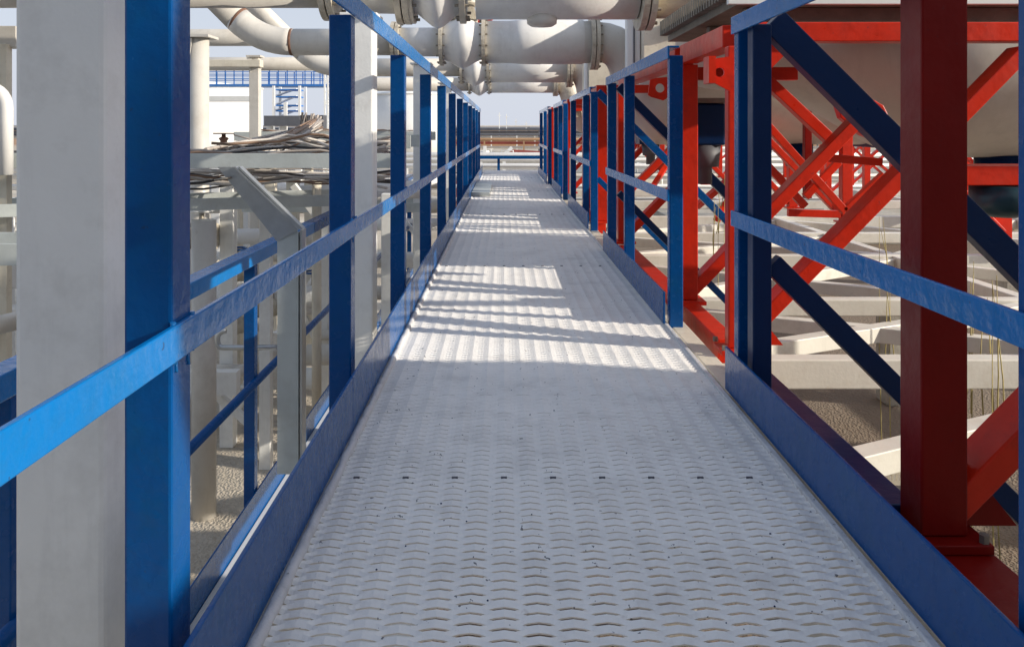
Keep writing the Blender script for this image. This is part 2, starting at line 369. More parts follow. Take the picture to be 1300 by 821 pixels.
# pipe 1 (nearest)
y=4.28
p1 = thing('crossing_pipe', 'nearest thick grey-white pipe crossing over the deck at the top of the view', 'pipe', (.3,y,ZP), 'pipes crossing over the walkway')
X = lambda px, y: (px-640)*y/1000
MB().tube([(X(603,4.1),y,ZP),(X(815,4.1),y,ZP)], .19, 40).build('pipe_run', WPIPE, p1)
MB().lathe((X(690,4.1),y,ZP-.17),(0,0,-1),[(0,.085),(.045,.08),(.058,.06),(.062,.0)]).build('drain_boss', PIPE, p1)
fl_pair(p1, (X(826,4.1),y,ZP),(1,0,0),.19)
MB().tube([(X(830,4.1),y,ZP),(1.35,y,ZP)],.185,36).build('pipe_run', FLANGE, p1)
fl_pair(p1, (X(508,4.1),y,ZP),(1,0,0),.165)
MB().lathe((X(428,4.1),y,ZP),(1,0,0),[(0,.13),(.06,.135),(.17,.158),(X(508,4.1)-X(428,4.1),.16)],36).build('reducer', PIPE, p1)
fl_pair(p1, (X(410,4.1),y,ZP),(1,0,0),.15)
MB().tube([(-4.6,y,ZP),(X(405,4.1),y,ZP)],.128,32).build('pipe_run', PIPE, p1)
valve('valve with bulging body on the nearest crossing pipe above the left railing', X(552,4.1), y, ZP, .165, .30, False)
for px in (250,): pass
# pipe 2
y=7.1
p2 = thing('crossing_pipe', 'second crossing pipe, white and thick with an elbow at its right end', 'pipe', (.3,y,ZP), 'pipes crossing over the walkway')
MB().tube([(X(616,6.9),y,ZP),(X(752,6.9),y,ZP)], .19, 40).build('pipe_run', WPIPE, p2)
MB().lathe((X(647,6.9),y,ZP),(1,0,0),[(0,.190),(.12,.199),(.28,.201),(.284,.198),(.50,.203),(.504,.199),(.66,.1985),(.665,.190)],40).build('sleeve', WPIPE, p2)
fl_pair(p2, (X(757,6.9),y,ZP),(1,0,0),.19,16)
MB().tube(arc((X(762,6.9),y,ZP),(X(790,6.9)+.12,y,ZP),(X(790,6.9)+.12,y+.05,ZP-.45)), .18, 32).build('elbow', PIPE, p2)
valve('round bodied valve with red handwheel on the second crossing pipe', X(586,6.9), y, ZP, .165, .40)
MB().tube([(X(500,6.9),y,ZP),(X(562,6.9),y,ZP)],.13,32).build('pipe_run', WPIPE, p2)
fl_pair(p2, (X(499,6.9),y,ZP),(1,0,0),.14)
a1 = Vector((X(345,7.1),y,ZP)); e1 = Vector((X(312,7.1),y,ZP)); b1 = Vector((X(290,7.1),y,ZP+.2)); 
MB().tube([(X(497,6.9),y,ZP),(X(372,7.1),y,ZP)],.120,32).build('pipe_run', PIPE, p2)
MB().tube(arc((X(372,7.1),y,ZP),(X(330,7.1),y,ZP),(X(301,7.1),y,ZP+.21)),.121,32).build('elbow', PIPE, p2)
MB().tube([(X(301,7.1),y,ZP+.21),(X(190,7.1),y,ZP+1.0)],.120,32).build('pipe_run', PIPE, p2)
w_ = MB()
w_.lathe((X(369,7.1),y,ZP),(1,0,0),[(0,.120),(.004,.1225),(.022,.1225),(.026,.120)],32).build('weld_bead', WELD, p2); w_ = MB()
dd = Vector((-111,0,79*1.0)).normalized()
w_.lathe(Vector((X(303,7.1),y,ZP+.20))-dd*.01,(dd.x,0,dd.z),[(0,.1205),(.004,.123),(.02,.123),(.026,.1205)],32)
w_.build('weld_bead', WELD, p2)
# pipe 3
y=10.0
p3 = thing('crossing_pipe', 'third crossing pipe, partly hidden below the second one', 'pipe', (.3,y,ZP), 'pipes crossing over the walkway')
MB().tube([(X(622,9.8),y,ZP),(X(722,9.8),y,ZP)], .19, 32).build('pipe_run', WPIPE, p3)
fl_pair(p3, (X(724,9.8),y,ZP),(1,0,0),.19)
MB().tube(arc((X(727,9.8),y,ZP),(X(752,9.8),y,ZP),(X(752,9.8),y,ZP-.45)), .17, 28).build('elbow', PIPE, p3)
valve('smaller looking valve on the third crossing pipe in mid view', X(602,9.8), y, ZP, .165, .36)
MB().tube([(X(434,10),y,ZP),(X(586,9.8),y,ZP)],.115,28).build('pipe_run', PIPE, p3)
MB().tube(arc((X(434,10),y,ZP),(X(405,10),y,ZP),(X(385,10),y,ZP+.18)),.116,28).build('elbow', PIPE, p3)
MB().tube([(X(385,10),y,ZP+.18),(X(250,10),y,ZP+1.5)],.115,28).build('pipe_run', PIPE, p3)
MB().lathe((X(431,10),y,ZP),(1,0,0),[(0,.115),(.004,.119),(.03,.119),(.034,.115)],28).build('weld_bead', WELD, p3)
# pipe 4
y=12.8
p4 = thing('crossing_pipe', 'farthest and lowest looking crossing pipe above the sky gap', 'pipe', (.3,y,.77), 'pipes crossing over the walkway')
MB().tube([(X(622,12.6),y,.77),(X(704,12.6),y,.77)], .17, 28).build('pipe_run', WPIPE, p4)
fl_pair(p4, (X(706,12.6),y,.77),(1,0,0),.17)
MB().tube(arc((X(708,12.6),y,.77),(X(728,12.6),y,.77),(X(728,12.6),y,.2)), .16, 28).build('elbow', FLANGE, p4)
valve('farthest valve on the lowest looking crossing pipe', X(608,12.6), y, .77, .15, .34, False)
MB().tube([(-2.65,y,-1.2)]+arc((-2.65,y,.5),(-2.65,y,.74),(-2.4,y,.74))+[(X(594,12.6),y,.74)],.11,24).build('pipe_run', PIPE, p4)
for (yy, z, r, x0, x1, lab, m) in ((10.6,1.24,.115,-6,-2.3,'beige pipe passing behind the sloping pipe at upper left',PIPE),(11.6,.97,.10,-6,-1.9,'lower beige pipe behind the round post at upper left',PIPE)):
    tag(MB().tube([(x0,yy,z),(x1,yy,z)],r,24).build('rack_pipe', m), lab, 'pipe', 'pipes of the left rack')

# ------------------------------------------------------------ right side : red frames, vessels, casing
def red_col(par, x, y, z0, z1, w=.085, d=.08, m=RED):
    MB().box(x, x+w, y, y+d, z0, z1).build('column', m, par, .004)
    MB().box(x-.03, x+w+.03, y-.03, y+d+.03, z0-.018, z0-.001).build('base_plate', m, par, .002)
ZB = -.74
def red_frame(label, ya, yb, X0=.76, X1=2.75, top=.37, ztop=1.3, braces=True, vee=True, xb=True, first=False):
    t = thing('steel_trestle', label, 'trestle', ((X0+X1)/2, (ya+yb)/2, -1.1), 'red steel frames under the vessels')
    for y in (ya, yb):
        red_col(t, X0, y, ZB, ztop if (first and y == ya) else .285, m=RED_SHADE if (first and y == ya) else RED, d=.045 if (first and y == yb) else .08)
        red_col(t, X1, y, ZB, .285)
        if not (first and y == ya) and xb: MB().box(X0+.086, X1-.001, y+.005, y+.075, .300, .366).build('cross_beam', RED, t, .004)
        if braces:
            L_ = .95
            k_ = .84 if abs(y-3.43) < .01 else 1.0
            MB().bar((X0+.05, y+.05, ZB+.02), (X0+.05+.97*k_, y+.05, ZB+.02+.99*k_), .05, .085, (0,1,0)).build('brace', RED, t, .004)
            if vee: MB().bar((X1+.03, y+.055, ZB+.02), (X0+1.06, y+.055, .27), .05, .07, (0,1,0)).build('brace', RED, t, .004)
    if not first: MB().box(X0+.0, X0+.085, ya+(.082), yb-.002, .287, .368).build('side_beam', RED, t, .004)
    if first:
        MB().box(X0-.004, X0+.12, .25, 1.60, ZB-.12, ZB-.0195).build('base_beam', RED_SHADE, t, .004)
        MB().box(X0-.035, X0+.035, 1.515, yb-.14, ZB-.16, ZB+.02).build('base_beam', NAVY, t, .004)
    else: MB().box(X0-.004, X0+.084, ya+.12, yb-.04, ZB-.12, ZB-.0195).build('base_beam', RED, t, .004)
    if vee:
        xm = (X0+X1)/2
        MB().bar((X0+.045, ya+.12, ZB+.02), (X0+.045, yb-.05, .27), .045, .06, (1,0,0)).build('brace', RED, t, .004)
        MB().bar((xm, ya+.1, ZB-.0), (X1, yb, .27), .05, .06, (1,0,0)).build('brace', RED, t, .004)
        MB().bar((xm+.1, yb, ZB-.0), (X1-.1, ya, .27), .05, .06, (1,0,0)).build('brace', RED, t, .004)
    return t
fA = red_frame('nearest red frame with the large shaded red column in front', 1.434, 2.67, X1=4.2, ztop=1.3, vee=False, first=True)
fB = red_frame('second red frame past the gap in the right railing', 3.43, 5.25, X1=4.2, vee=False, xb=False)
fC = red_frame('third red frame seen through the second railing section', 6.4, 7.6)
fD = red_frame('fourth red frame beside the fourth railing section', 9.4, 10.9)
fE = red_frame('farthest red frame at the far end of the deck', 12.6, 13.9)
MB().box(.764,.841, 2.755, 3.425, .2875, .3665).build('side_beam', RED, fB, .004)
MB().box(.762,.838, 2.80, 3.40, -.83, -.745).build('base_beam', RED, fB, .004)
MB().box(.80,1.36,3.64,3.70,.23,.29).build('cross_beam', RED, fB, .004)
# lug plates with holes
pl = MB(); zc=(165-92)*2.66/1000
pl.plate_hole([(.70,2.66,zc+.045),(.775,2.66,zc+.055),(.775,2.66,zc-.07),(.70,2.66,zc-.03)], (.728,2.66,zc), .016, .012)
pl.box(.676,.6995,2.60,2.672,zc-.04,zc+.05)
pl.build('lug_plate', RED, fA, label='red lug plate with a round hole welded to the post')
pl = MB(); yy=4.9; c0=P(838,112,yy)
pl.plate_hole([c0+Vector((dx,0,dz)) for dx,dz in ((-.075,-.05),(-.06,.06),(.06,.07),(.085,.0),(.03,-.08))], c0, .028, .02)
pl.build('lug_plate', RED, fB)
# rounded saddle pad near the middle
sd = MB(); yy=3.62
pts=[]
for px,py in ((1058,118),(1090,124),(1110,127),(1122,134),(1128,146),(1128,160),(1122,182),(1095,172),(1068,150)):
    pts.append(P(px,py,yy))
sd.poly(pts,(0,1,0),.05).build('saddle_pad', RED, fB, .004)

def vessel(label, y, zc, r, x0, x1, m=VESSEL, cone=None):
    t = thing('pressure_vessel', label, 'vessel', ((x0+x1)/2, y, zc-r), 'beige vessels lying on the red frames')
    h = r*.45
    prof = [(h*(1-math.cos(a)), r*math.sin(a)) for a in [math.pi/2*i/10 for i in range(11)]]
    tail = [(x1-x0-p[0], p[1]) for p in reversed(prof)]
    if cone: prof = cone
    prof = prof + tail
    MB().lathe((x0,y,zc),(1,0,0),prof,56).build('shell', m, t)
    if not cone: MB().lathe((x0+h+.08,y,zc),(1,0,0),[(0,r),(.004,r+.004),(.03,r+.004),(.034,r)],56).build('weld_seam', m, t)
    for sx in (x1-.45,):
        MB().box(sx,sx+.1,y-r*.7,y+r*.7,zc-r-.02,zc-r*.6).build('saddle', NAVY, t, .003)
    MB().lathe((x1-1.0,y,zc-r+.03),(0,0,-1),[(0,.13),(.10,.13),(.10,.17),(.13,.17),(.13,.12),(.22,.10)]).build('drain_nozzle', NAVY, t)
    return t
vessel('large beige vessel behind the nearest red cross beam', 4.28, .45, .60, .95, 3.7, cone=[(0,.05),(.01,.14),(.05,.20),(.15,.225),(.35,.25),(.55,.285),(.72,.34),(.90,.44),(1.05,.53),(1.2,.585),(1.35,.6)])
vessel('beige vessel on the third red frame, seen behind the blue rails', 6.98, .55, .68, 1.05, 3.6)
vessel('beige vessel on the fourth red frame in the distance', 10.25, .55, .68, 1.05, 3.6)
vessel('farthest beige vessel at the end of the row', 13.3, .55, .6, 1.05, 3.6)
vessel('added unseen beige vessel right of the view that shades the near deck', 1.03, 1.02, .80, 2.2, 3.2)  # out of view, added to keep sun off the near deck
pn=thing('sun_stop_block','unseen cream block added under the near vessel to stop stray sun','plinth',(2.7,1,GZ)); MB().box(2.2,3.2,.25,1.82,GZ,.4).build('block',CREAM,pn,.02)  # unseen block, closes the sun gap below the near vessel
# blue motor casings hanging below vessels
for (x,y,z,w,h,lab) in ((.925,3.66,.035,.165,.21,'dark blue square casing under the vessel beside the red post'),(1.32,7.1,.02,.24,.3,'dark blue casing farther back under the third frame')):
    hd=min(.12,w/2); k = thing('motor_casing', lab, 'casing', (x,y,z-h/2), 'dark blue casings below the vessels')
    MB().box(x-w/2,x+w/2,y-hd,y+hd,z-h/2,z+h/2-.02).build('body', NAVY, k, .01)
    MB().box(x-w/2-.02,x+w/2+.04,y-hd-.02,y+hd+.02,z+h/2-.018,z+h/2+.004).build('mounting_plate', GRATE, k, .002)
    MB().lathe((x,y,z-h/2),(0,0,-1),[(0,.08),(.1,.07),(.1,.04),(.18,.04)]).build('outlet', DUSK, k)
dk = thing('drum', 'dark teal drum hanging under the short red beam at the right edge', 'drum', (1.9,3.1,-.3))
MB().lathe((1.93,3.05,-.215),(0,0,-1),[(0,.115),(.07,.115),(.10,.10),(.12,.06)],32).build('body', mat('dark_teal_paint',(.01,.05,.07),.35), dk)
MB().box(1.70,2.3,2.97,3.13,-.210,-.135).build('carrier_beam', RED, dk, .004)
lg=thing('braced_stand','red stand with a sloping strut standing on a far cream beam near the right edge','stand',(4.3,6.9,-1.1))
MB().box(4.27,4.42,6.85,7.0,-1.098,-.25).build('leg', RED, lg, .004)
MB().bar(P(1190,216,6.88),P(1268,296,6.88),.08,.13,(0,1,0)).build('strut', RED, lg,.004)
MB().bar(P(1285,262,6.88),P(1340,210,6.88),.08,.13,(0,1,0)).build('strut', RED, lg,.004)
# equipment casing above frame: platform with serrated underside
ov = thing('overhead_platform', 'brown grated platform edge above the red side beam at upper right', 'platform', (1.6,2.6,.45))
MB().box(.81, 1.95, 2.73, 3.9, .435, .50).build('floor', GRATE, ov)
mb = MB()
for i in range(29): yq = 2.73+i*.04; mb.box(.765,.80,yq,yq+.018,.46,.53)
mb.build('serrated_edge', GRATE, ov)
for yq in (2.80,3.3): MB().box(.86,2.25,yq,yq+.05,.385,.434).build('bearer', GRATE, ov, .003)
MB().box(.77,2.3,2.70,2.725,.432,.72).build('kick_plate', WHITE, ov)
# cream machine block and columns at end of pipes
cb = thing('machine_block', 'cream painted machine block with a small lug above the red frames', 'machine', (1.3,6.0,.9))
MB().box(.99,2.4,5.62,6.3,.45,1.6).build('housing', CREAM, cb, .01)
MB().box(.89,.985,5.70,5.80,.33,1.7).build('flange_post', WHITE, cb, .003)
MB().box(.935,.945,5.69,5.70,.33,1.7).build('joint_line', DUSK, cb)
MB().lathe((1.13,5.6,.72),(1,0,0),[(0,.035),(.11,.035),(.11,.05),(.13,.05)],16).build('lug', CREAM, cb)
cb2 = thing('machine_block', 'smaller cream machine block farther along above the rails', 'machine', (1.2,9.0,.9))
MB().box(.93,1.7,8.7,9.4,.46,1.05).build('housing', CREAM, cb2, .01)
MB().box(.90,.925,8.72,8.9,-.78,1.0).build('flange_post', WHITE, cb2)
for (x,y,lab) in ((.71,8.52,'cream foot post beside the fourth railing section'),(.72,5.6,'cream post outside the deck between second and third railing sections'),):
    t_=thing('foot_post',lab,'post',(x,y,GZ)); MB().box(x,x+.06,y,y+.06,GZ,-.2 if y>7 else -.79).build('shaft',CREAM,t_,.003)

# cream skid beams below
sk = thing('skid_base', 'cream steel base grid of beams and flat cross braces below the red frames', 'base', (2.5,6,GZ))
for y,h in ((3.77,.16),(5.1,.12),(6.9,.14),(8.4,.12),(10.0,.16),(12.2,.14),(14.5,.14)):
    MB().box(.72, 7.5, y, y+.10, -1.10-h*.88, -1.10).build('cross_member', SKID, sk, .006)
MB().box(.74,.84,.5,15,-1.245,-1.105).build('side_member', SKID, sk, .006)
MB().box(3.4,3.5,.5,15,-1.245,-1.105).build('side_member', SKID, sk, .006)
MB().box(6.4,6.5,.5,15,-1.245,-1.105).build('side_member', SKID, sk, .006)
for qi,(xa,ya,xb,yb) in enumerate(((.85,2.55,3.4,3.75),(.85,3.9,3.4,5.1),(3.4,3.9,.85,5.1),(.85,5.3,3.4,6.9),(3.4,5.2,.85,6.8),(.85,7.1,3.4,8.4),(3.4,7.1,.85,8.4),(3.5,3.9,6.4,6.8),(6.4,3.9,3.5,6.8),(3.5,7.1,6.4,9.9),(6.4,7.1,3.5,9.9),(.85,8.6,3.4,9.9))):
    MB().bar((xa,ya,-1.155-.004*(qi%6)),(xb,yb,-1.155-.004*(qi%6)),.085,.085).build('flat_brace', SKID, sk, .004)
for x in (.79,3.45,6.45):
    for y in (1.95,3.83,6.95,10.05,12.25):
        b_=thing('foundation_block','concrete foundation block under the cream base grid','block',(x,y,GZ),'concrete blocks under the base grid')
        MB().box(x-.12,x+.12,y-.12,y+.12,GZ,-1.262).build('block',CONC,b_,.015)
for i,(x,y,w,h) in enumerate(((1.75,5.9,.35,.5),(2.35,4.6,.3,.4),(1.35,4.35,.22,.3),(2.7,3.2,.3,.35))):
    o=MB(); o.box(x-w,x+w,y-.16,y+.16,GZ,GZ+h); tag(o.build('kerb_block',CONC,bevel=.02),['pale concrete block on the dirt beyond the red brace','low concrete block beside dry stalks at right','small concrete block near the railing gap','flat concrete block close to the right edge'][i],'block')
# perforated strip
ps=MB()
prev=None
n=46
vs=[]
for i in range(n+1):
    u=i/n; x=1.02+u*.75; z=-1.30-.10*math.sin(u*math.pi*.55)**1*.25+.0; vs.append((x,z))
for i in range(n):
    (x0,z0),(x1,z1)=vs[i],vs[i+1]
    ps.poly([(x0,3.0,z0-.03),(x1,3.0,z1-.03),(x1,3.0,z1-.012),(x0,3.0,z0-.012)],(0,1,0),.003)
    ps.poly([(x0,3.0,z0+.012),(x1,3.0,z1+.012),(x1,3.0,z1+.03),(x0,3.0,z0+.03)],(0,1,0),.003)
    ps.poly([(x0,3.0,z0-.0115),(x0+.008,3.0,z0-.0115),(x0+.008,3.0,z0+.0115),(x0,3.0,z0+.0115)],(0,1,0),.003)
tag(ps.build('perforated_strip',CREAM),'cream perforated metal strip hanging below the nearest cream beam','strip')
# dry stalks
for i,(px,py0,py1,y) in enumerate(((915,250,205,6.4),(1122,310,270,5.5),(1126,425,330,4.6),(1238,455,330,4.3),(1253,455,360,4.2),(1262,340,520,3.4),(912,290,240,5.5))):
    m_=MB(); a=P(px,max(py0,py1),y)
    for j in range(3):
        q=a+Vector((random.uniform(-.05,.05),random.uniform(-.05,.05),0)); q.z=GZ if j==0 else q.z-.3
        tip=P(px+random.uniform(-6,6),min(py0,py1)+random.uniform(0,30),y)
        m_.tube([q,(q+tip)/2+Vector((random.uniform(-.02,.02),0,0)),tip],[.004,.003,.0015],5)
    tag(m_.build('dry_stalk',STRAW),'thin dry yellow plant stalks growing up between the cream beams','plant','dry stalks between the base beams')

# ------------------------------------------------------------ left side : lower walkway with blue railing
lw = thing('lower_walkway', 'lower grey walkway with white edge beam left of and below the main deck', 'walkway', (-.8,4,-1.7))
v,f = [],[]
MB().box(-1.02,-.30,.3,9,-1.70,-1.655).build('floor', GREY, lw)
MB().box(-1.03,-.96,.3,9,-1.84,-1.62).build('edge_beam', WHITE, lw,.004)
ll = thing('lower_railing', 'bright blue railing of the lower walkway beyond the left columns', 'railing', (-1.05,4,-1.65))
for y in (1.66,2.47,3.28,4.07,5.2,6.3,7.5,8.8): MB().box(-1.085,-1.04,y,y+.045,-1.80,-.565).build('post', BLUE, ll, .003)
MB().box(-1.10,-1.035,.3,4.3,-.563,-.505).build('top_rail', BLUE2, ll, .004)  # near length takes the sunlit blue tone, far length the darker one
MB().box(-1.10,-1.035,4.302,9,-.563,-.505).build('top_rail', BLUE, ll, .004)
MB().tube([(-1.035,.3,-1.05),(-1.035,9,-1.05)],.018,12).build('mid_rail', BLUE, ll)
MB().box(-1.038,-1.031,.3,9,-1.65,-1.505).build('toe_board', BLUE, ll, .002)
# bent cable channel
ch = thing('cable_channel', 'galvanised cable channel with a sloping upper arm and upright lower leg', 'channel', (-.86,3.1,-1.35))
y=3.08
def cchan(mb, pts, w, depth, t=.004):
    pass
xa,xb=X(352,y),X(378,y)
mb=MB(); mb.box(xa,xb,y,y+.004,-1.345,-.395); mb.box(xa,xa+.004,y+.0045,y+.06,-1.345,-.41); mb.box(xb+.001,xb+.005,y-.012,y+.06,-1.345,-.40); mb.build('upright', TRAY, ch)
mb=MB(); mb.box(xb+.012,xb+.020,y-.012,y+.05,-1.345,-.39); mb.build('flange_edge', GALV, ch)
y_=y; y=y-.008; A0=P(276,212,y); A1=P(302,212,y); B1=P(383,290,y); B0=P(351,306,y)
mb=MB(); mb.poly([A0,A1,P(379,292,y),B0],(0,1,0),.004); mb.build('sloping_arm', GALV, ch)
mb=MB()
for off in (0,5):
    p=P(300+off,212,y-.01); q=P(382+off*.6,290,y-.01); mb.bar(p,q,.04,.007,(0,0,1))
mb.build('arm_flange', GALV, ch)
mb=MB(); 
for px,py in ((280,228),(285,227),(290,226)): mb.tube([P(px,py,y-.012),P(px,py,y)],.006,8)
mb.tube([P(272,229,y-.014),P(294,225,y-.014)],.004,8); mb.build('bolts', BOLT, ch)

# tall round posts + lower pipes
def upright(label, px, w, y, pz0, z1, m=PIPE, cap=True, sq=False):
    t = thing('upright_post', label, 'post', (X(px,y),y,GZ), 'uprights of the left pipe rack')
    r_=w*y/2000; x=X(px,y)
    if sq: MB().box(x-r_,x+r_,y-r_,y+r_,GZ,z1).build('shaft', m, t, .004)
    else: MB().tube([(x,y,GZ),(x,y,z1)],r_,28).build('shaft', m, t)
    if cap:
        MB().box(x-r_*1.5,x+r_*1.5,y-r_*1.5,y+r_*1.5,z1+.001,z1+.02).build('cap_plate', m, t)
        MB().poly([(x-r_*.3,y-r_-.012,z1-.005),(x-r_*1.45,y-r_-.012,z1-.005),(x-r_*.6,y-r_-.012,z1-.16)],(0,1,0),.01).build('gusset', m, t)
    return t
upright('tall round cream post just right of the first blue post', 253, 24, 6.3, 0, .73)
upright('square cream post left of the far blue scaffold', 324, 12, 8.4, 0, .77, sq=True)
upright('round cream post low behind the bright blue lower rail', 259, 30, 4.9, 0, -.56, cap=False)
upright('grey square post low behind the cream round one', 290, 17, 6.0, 0, -.35, GREY, cap=False, sq=True)
upright('grey post behind the bent cable channel', 338, 14, 5.6, 0, -.50, GREY, cap=False, sq=True)
upright('slim cream post right of the bent channel', 402, 12, 5.6, 0, -.35, CREAM, cap=False)
upright('slim square grey post just left of the second blue post', 412, 10, 6.5, 0, -.4, GREY, cap=False, sq=True)
upright('short cream post beside the second column', 493, 16, 6.2, 0, -.5, GREY, cap=False, sq=True)
upright('cream post at the far left edge of the view', 6, 12, 4.6, 0, .5, CREAM, cap=False, sq=True)
# high beams of the rack
for (pxa,pxb,py0,py1,y,m,lab) in ((190,330,76,85,8.3,CREAM,'cream cross beam joining the two tall left posts'),(262,326,122,129,9.2,GREY,'slim grey bar in front of the bright white tank'),(-60,20,33,60,4.6,PIPE,'shaded beige beam at the far upper left edge')):
    a=P(pxa,py0,y); b=P(pxb,py1,y); tag(MB().box(a.x,b.x,y,y+.12,b.z,a.z).build('rack_beam',m,bevel=.004),lab,'beam')
# bent white pipe, far left
y=4.4
bp_=MB(); a=P(8,200,y)
bp_.tube([(a.x,y,-.25)]+arc((a.x,y,.12),(a.x,y,.24),(a.x-.16,y,.25))+[(a.x-1,y,.25)],.035,20)
tag(bp_.build('bent_pipe',WPIPE),'pale pipe with a rounded bend at the far left edge','pipe','bent pipes left')
# horizontal lower pipes left
def hpipe(pts, r, m, lab): 
    tag(MB().tube(pts,r,20).build('low_pipe',m),lab,'pipe','low pipes left of the walkway')
hpipe([P(-120,455,3.6),P(26,398,5.2)],.07,PIPE,'thick pale pipe at the left edge slanting up behind the big column')
hpipe([P(-120,440,3.3),P(30,405,4.4)],.05,PIPE,'thinner pale pipe at the left edge just below the thick one')
hpipe([P(390,450,6.2),P(560,450,6.2)],.08,PIPE,'grey pipe running low between second blue post and the channel')
hpipe([P(280,382,7.0),P(430,375,7.0)],.10,GREY,'shaded pipe running behind the lower railing')
hpipe([P(398,425,6.4),P(460,425,6.4)],.04,PIPE,'thin pipe above the low grey pipe')
hpipe([P(370,248,6.5),P(540,240,6.5)],.075,WPIPE,'bright white pipe just below the cable trays')
hpipe([P(220,520,5.0),P(360,440,6.0)],.04,PIPE,'sloping grey pipe under the lower blue rail')
b_=MB(); yq=3.9; b_.tube([P(352,441,yq),P(295,441,yq)]+arc(P(284,441,yq),P(276,441,yq),P(276,432,yq))+arc(P(276,428,yq),P(278,420,yq),P(287,420,yq)),.014,12)
tag(b_.build('thin_pipe',GALV),'thin bent grey tube with hooked end below the cream post','pipe')
for (pa,pb,yq,lab) in ((240,300,5.2,'grey horizontal strut behind the lower posts at left'),):
    tag(MB().box(X(240,yq),X(300,yq),yq,yq+.08,-1.75,-1.6).build('strut',GREY),lab,'beam')

# cable trays (things) with cables
def tray(label, xa, xb, y0, y1, z, side=.08, m=TRAY, skew=0.0):
    t = thing('cable_tray', label, 'cable tray', ((xa+xb)/2,(y0+y1)/2,z), 'cable trays left of the walkway')
    MB().poly([(xa,y0,z),(xb,y0+skew,z),(xb,y0+skew,z+side),(xa,y0,z+side)],(0,1,0),.012).build('side_rail', m, t, .002)
    MB().poly([(xa,y1,z),(xb,y1+skew,z),(xb,y1+skew,z+side),(xa,y1,z+side)],(0,1,0),.012).build('side_rail', m, t, .002)
    r_=MB(); n=max(2,int((xb-xa)/.25))
    for i in range(n):
        x=xa+(i+.5)*(xb-xa)/n; dy=skew*(x-xa)/(xb-xa); r_.box(x-.02,x+.02,y0+.013+dy,y1+dy-.001,z+.005,z+.02)
    r_.build('rungs', m, t)
    return t
tray('nearest pale green-grey cable tray crossing behind the first and second posts', -3.6,-.62,4.45,4.95,-.216,.083)
tray('second cable tray just behind and above the nearest one', -1.72,-.70,5.9,6.5,-.14,.10)
tray('short lower cable tray under the sloping channel arm', -3.4,-1.05,4.3,4.8,-.50,.075,skew=.9)
tray('farther cable tray at the height of the square cream post foot', -2.95,-.8,8.6,9.2,-.12,.10)
tray('low cable tray at the left edge of the view beside the big column', -3.6,-2.0,3.6,4.0,-.62,.10)
tray('long tray below the white pipe near the second blue post', -2.3,-.7,6.9,7.4,-.72,.08)
for i in range(60):
    m=random.choice((CABLE_D,CABLE_G,CABLE_G,CABLE_W,CABLE_W,CABLE_B)); k=i%4
    if k==0: y0,y1,z,x0,x1=4.5,4.9,-.19,-2.9,-.7
    elif k==1: y0,y1,z,x0,x1=5.1,6.3,-.12,-1.9,-.75
    elif k==2: y0,y1,z,x0,x1=8.65,9.1,-.08,-2.8,-.9
    else: y0,y1,z,x0,x1=4.9,5.8,-.36,-2.9,-.75
    pts=[]; ya=random.uniform(y0,y1); yb=random.uniform(y0,y1); hz=random.uniform(0,.06); n=12; ph=random.uniform(0,6)
    for j in range(n+1):
        u=j/n; pts.append((x0+(x1-x0)*u, ya+(yb-ya)*u+math.sin(u*7+ph)*.05, z+hz+math.sin(u*9+ph*2)*.03+math.sin(u*17+ph)*.012))
    tag(MB().tube(pts,random.uniform(.006,.011),6).build('cable',m),'loose cable among many lying wavy in the left cable trays','cable','cables heaped in the trays')
# diagonal flow of cables linking trays
for i in range(60):
    a=P(random.uniform(255,345),random.uniform(190,206),random.uniform(4.9,5.6)); b=P(random.uniform(395,410),random.uniform(150,172),8.8)
    c=(a+b)/2+Vector((random.uniform(-.1,.1),0,random.uniform(-.12,.02)))
    pts=arc(a,c,b,9)
    tag(MB().tube(pts,random.uniform(.008,.015),6).build('cable',random.choice((CABLE_G,CABLE_G,CABLE_W,CABLE_B,CABLE_D))),'loose cable climbing back from the near tray to the far bundle','cable','cables climbing between trays')
for i in range(18):
    px=random.uniform(380,410); a=P(px,146+random.uniform(-3,4),9.0); b=P(px+random.uniform(-6,6),172,9.0)
    c=(a+b)/2+Vector((random.uniform(-.08,.08),-.05,0))
    tag(MB().tube(arc(a,c,b,6),.013,6).build('cable',random.choice((CABLE_G,CABLE_D,CABLE_G))),'cable hanging in loops over the far tray end','cable','hanging loops of cable')
tag(MB().box(X(381,9.1),X(410,9.1),9.1,9.3,-.05,.17).build('cable_box',DUSK),'dark box behind the hanging cable loops','box')
# small rusty valve by the white tank
rv = thing('rusty_valve','small rusty brown valve with flat handwheel in front of the white tank','valve',P(283,190,7.8))
o=P(284,191,7.8); MB().lathe(o,(0,0,1),[(0,.06),(.02,.06),(.02,.035),(.06,.05),(.09,.03),(.12,.05),(.135,.02),(.16,.02)],14).build('body',WELD,rv)
MB().lathe(o+Vector((0,0,.161)),(0,0,1),[(0,.10),(.012,.10)],20).build('handwheel',WELD,rv)
MB().tube([o+Vector((0,0,-2.2)),o],.03,10).build('riser',PIPE,rv)

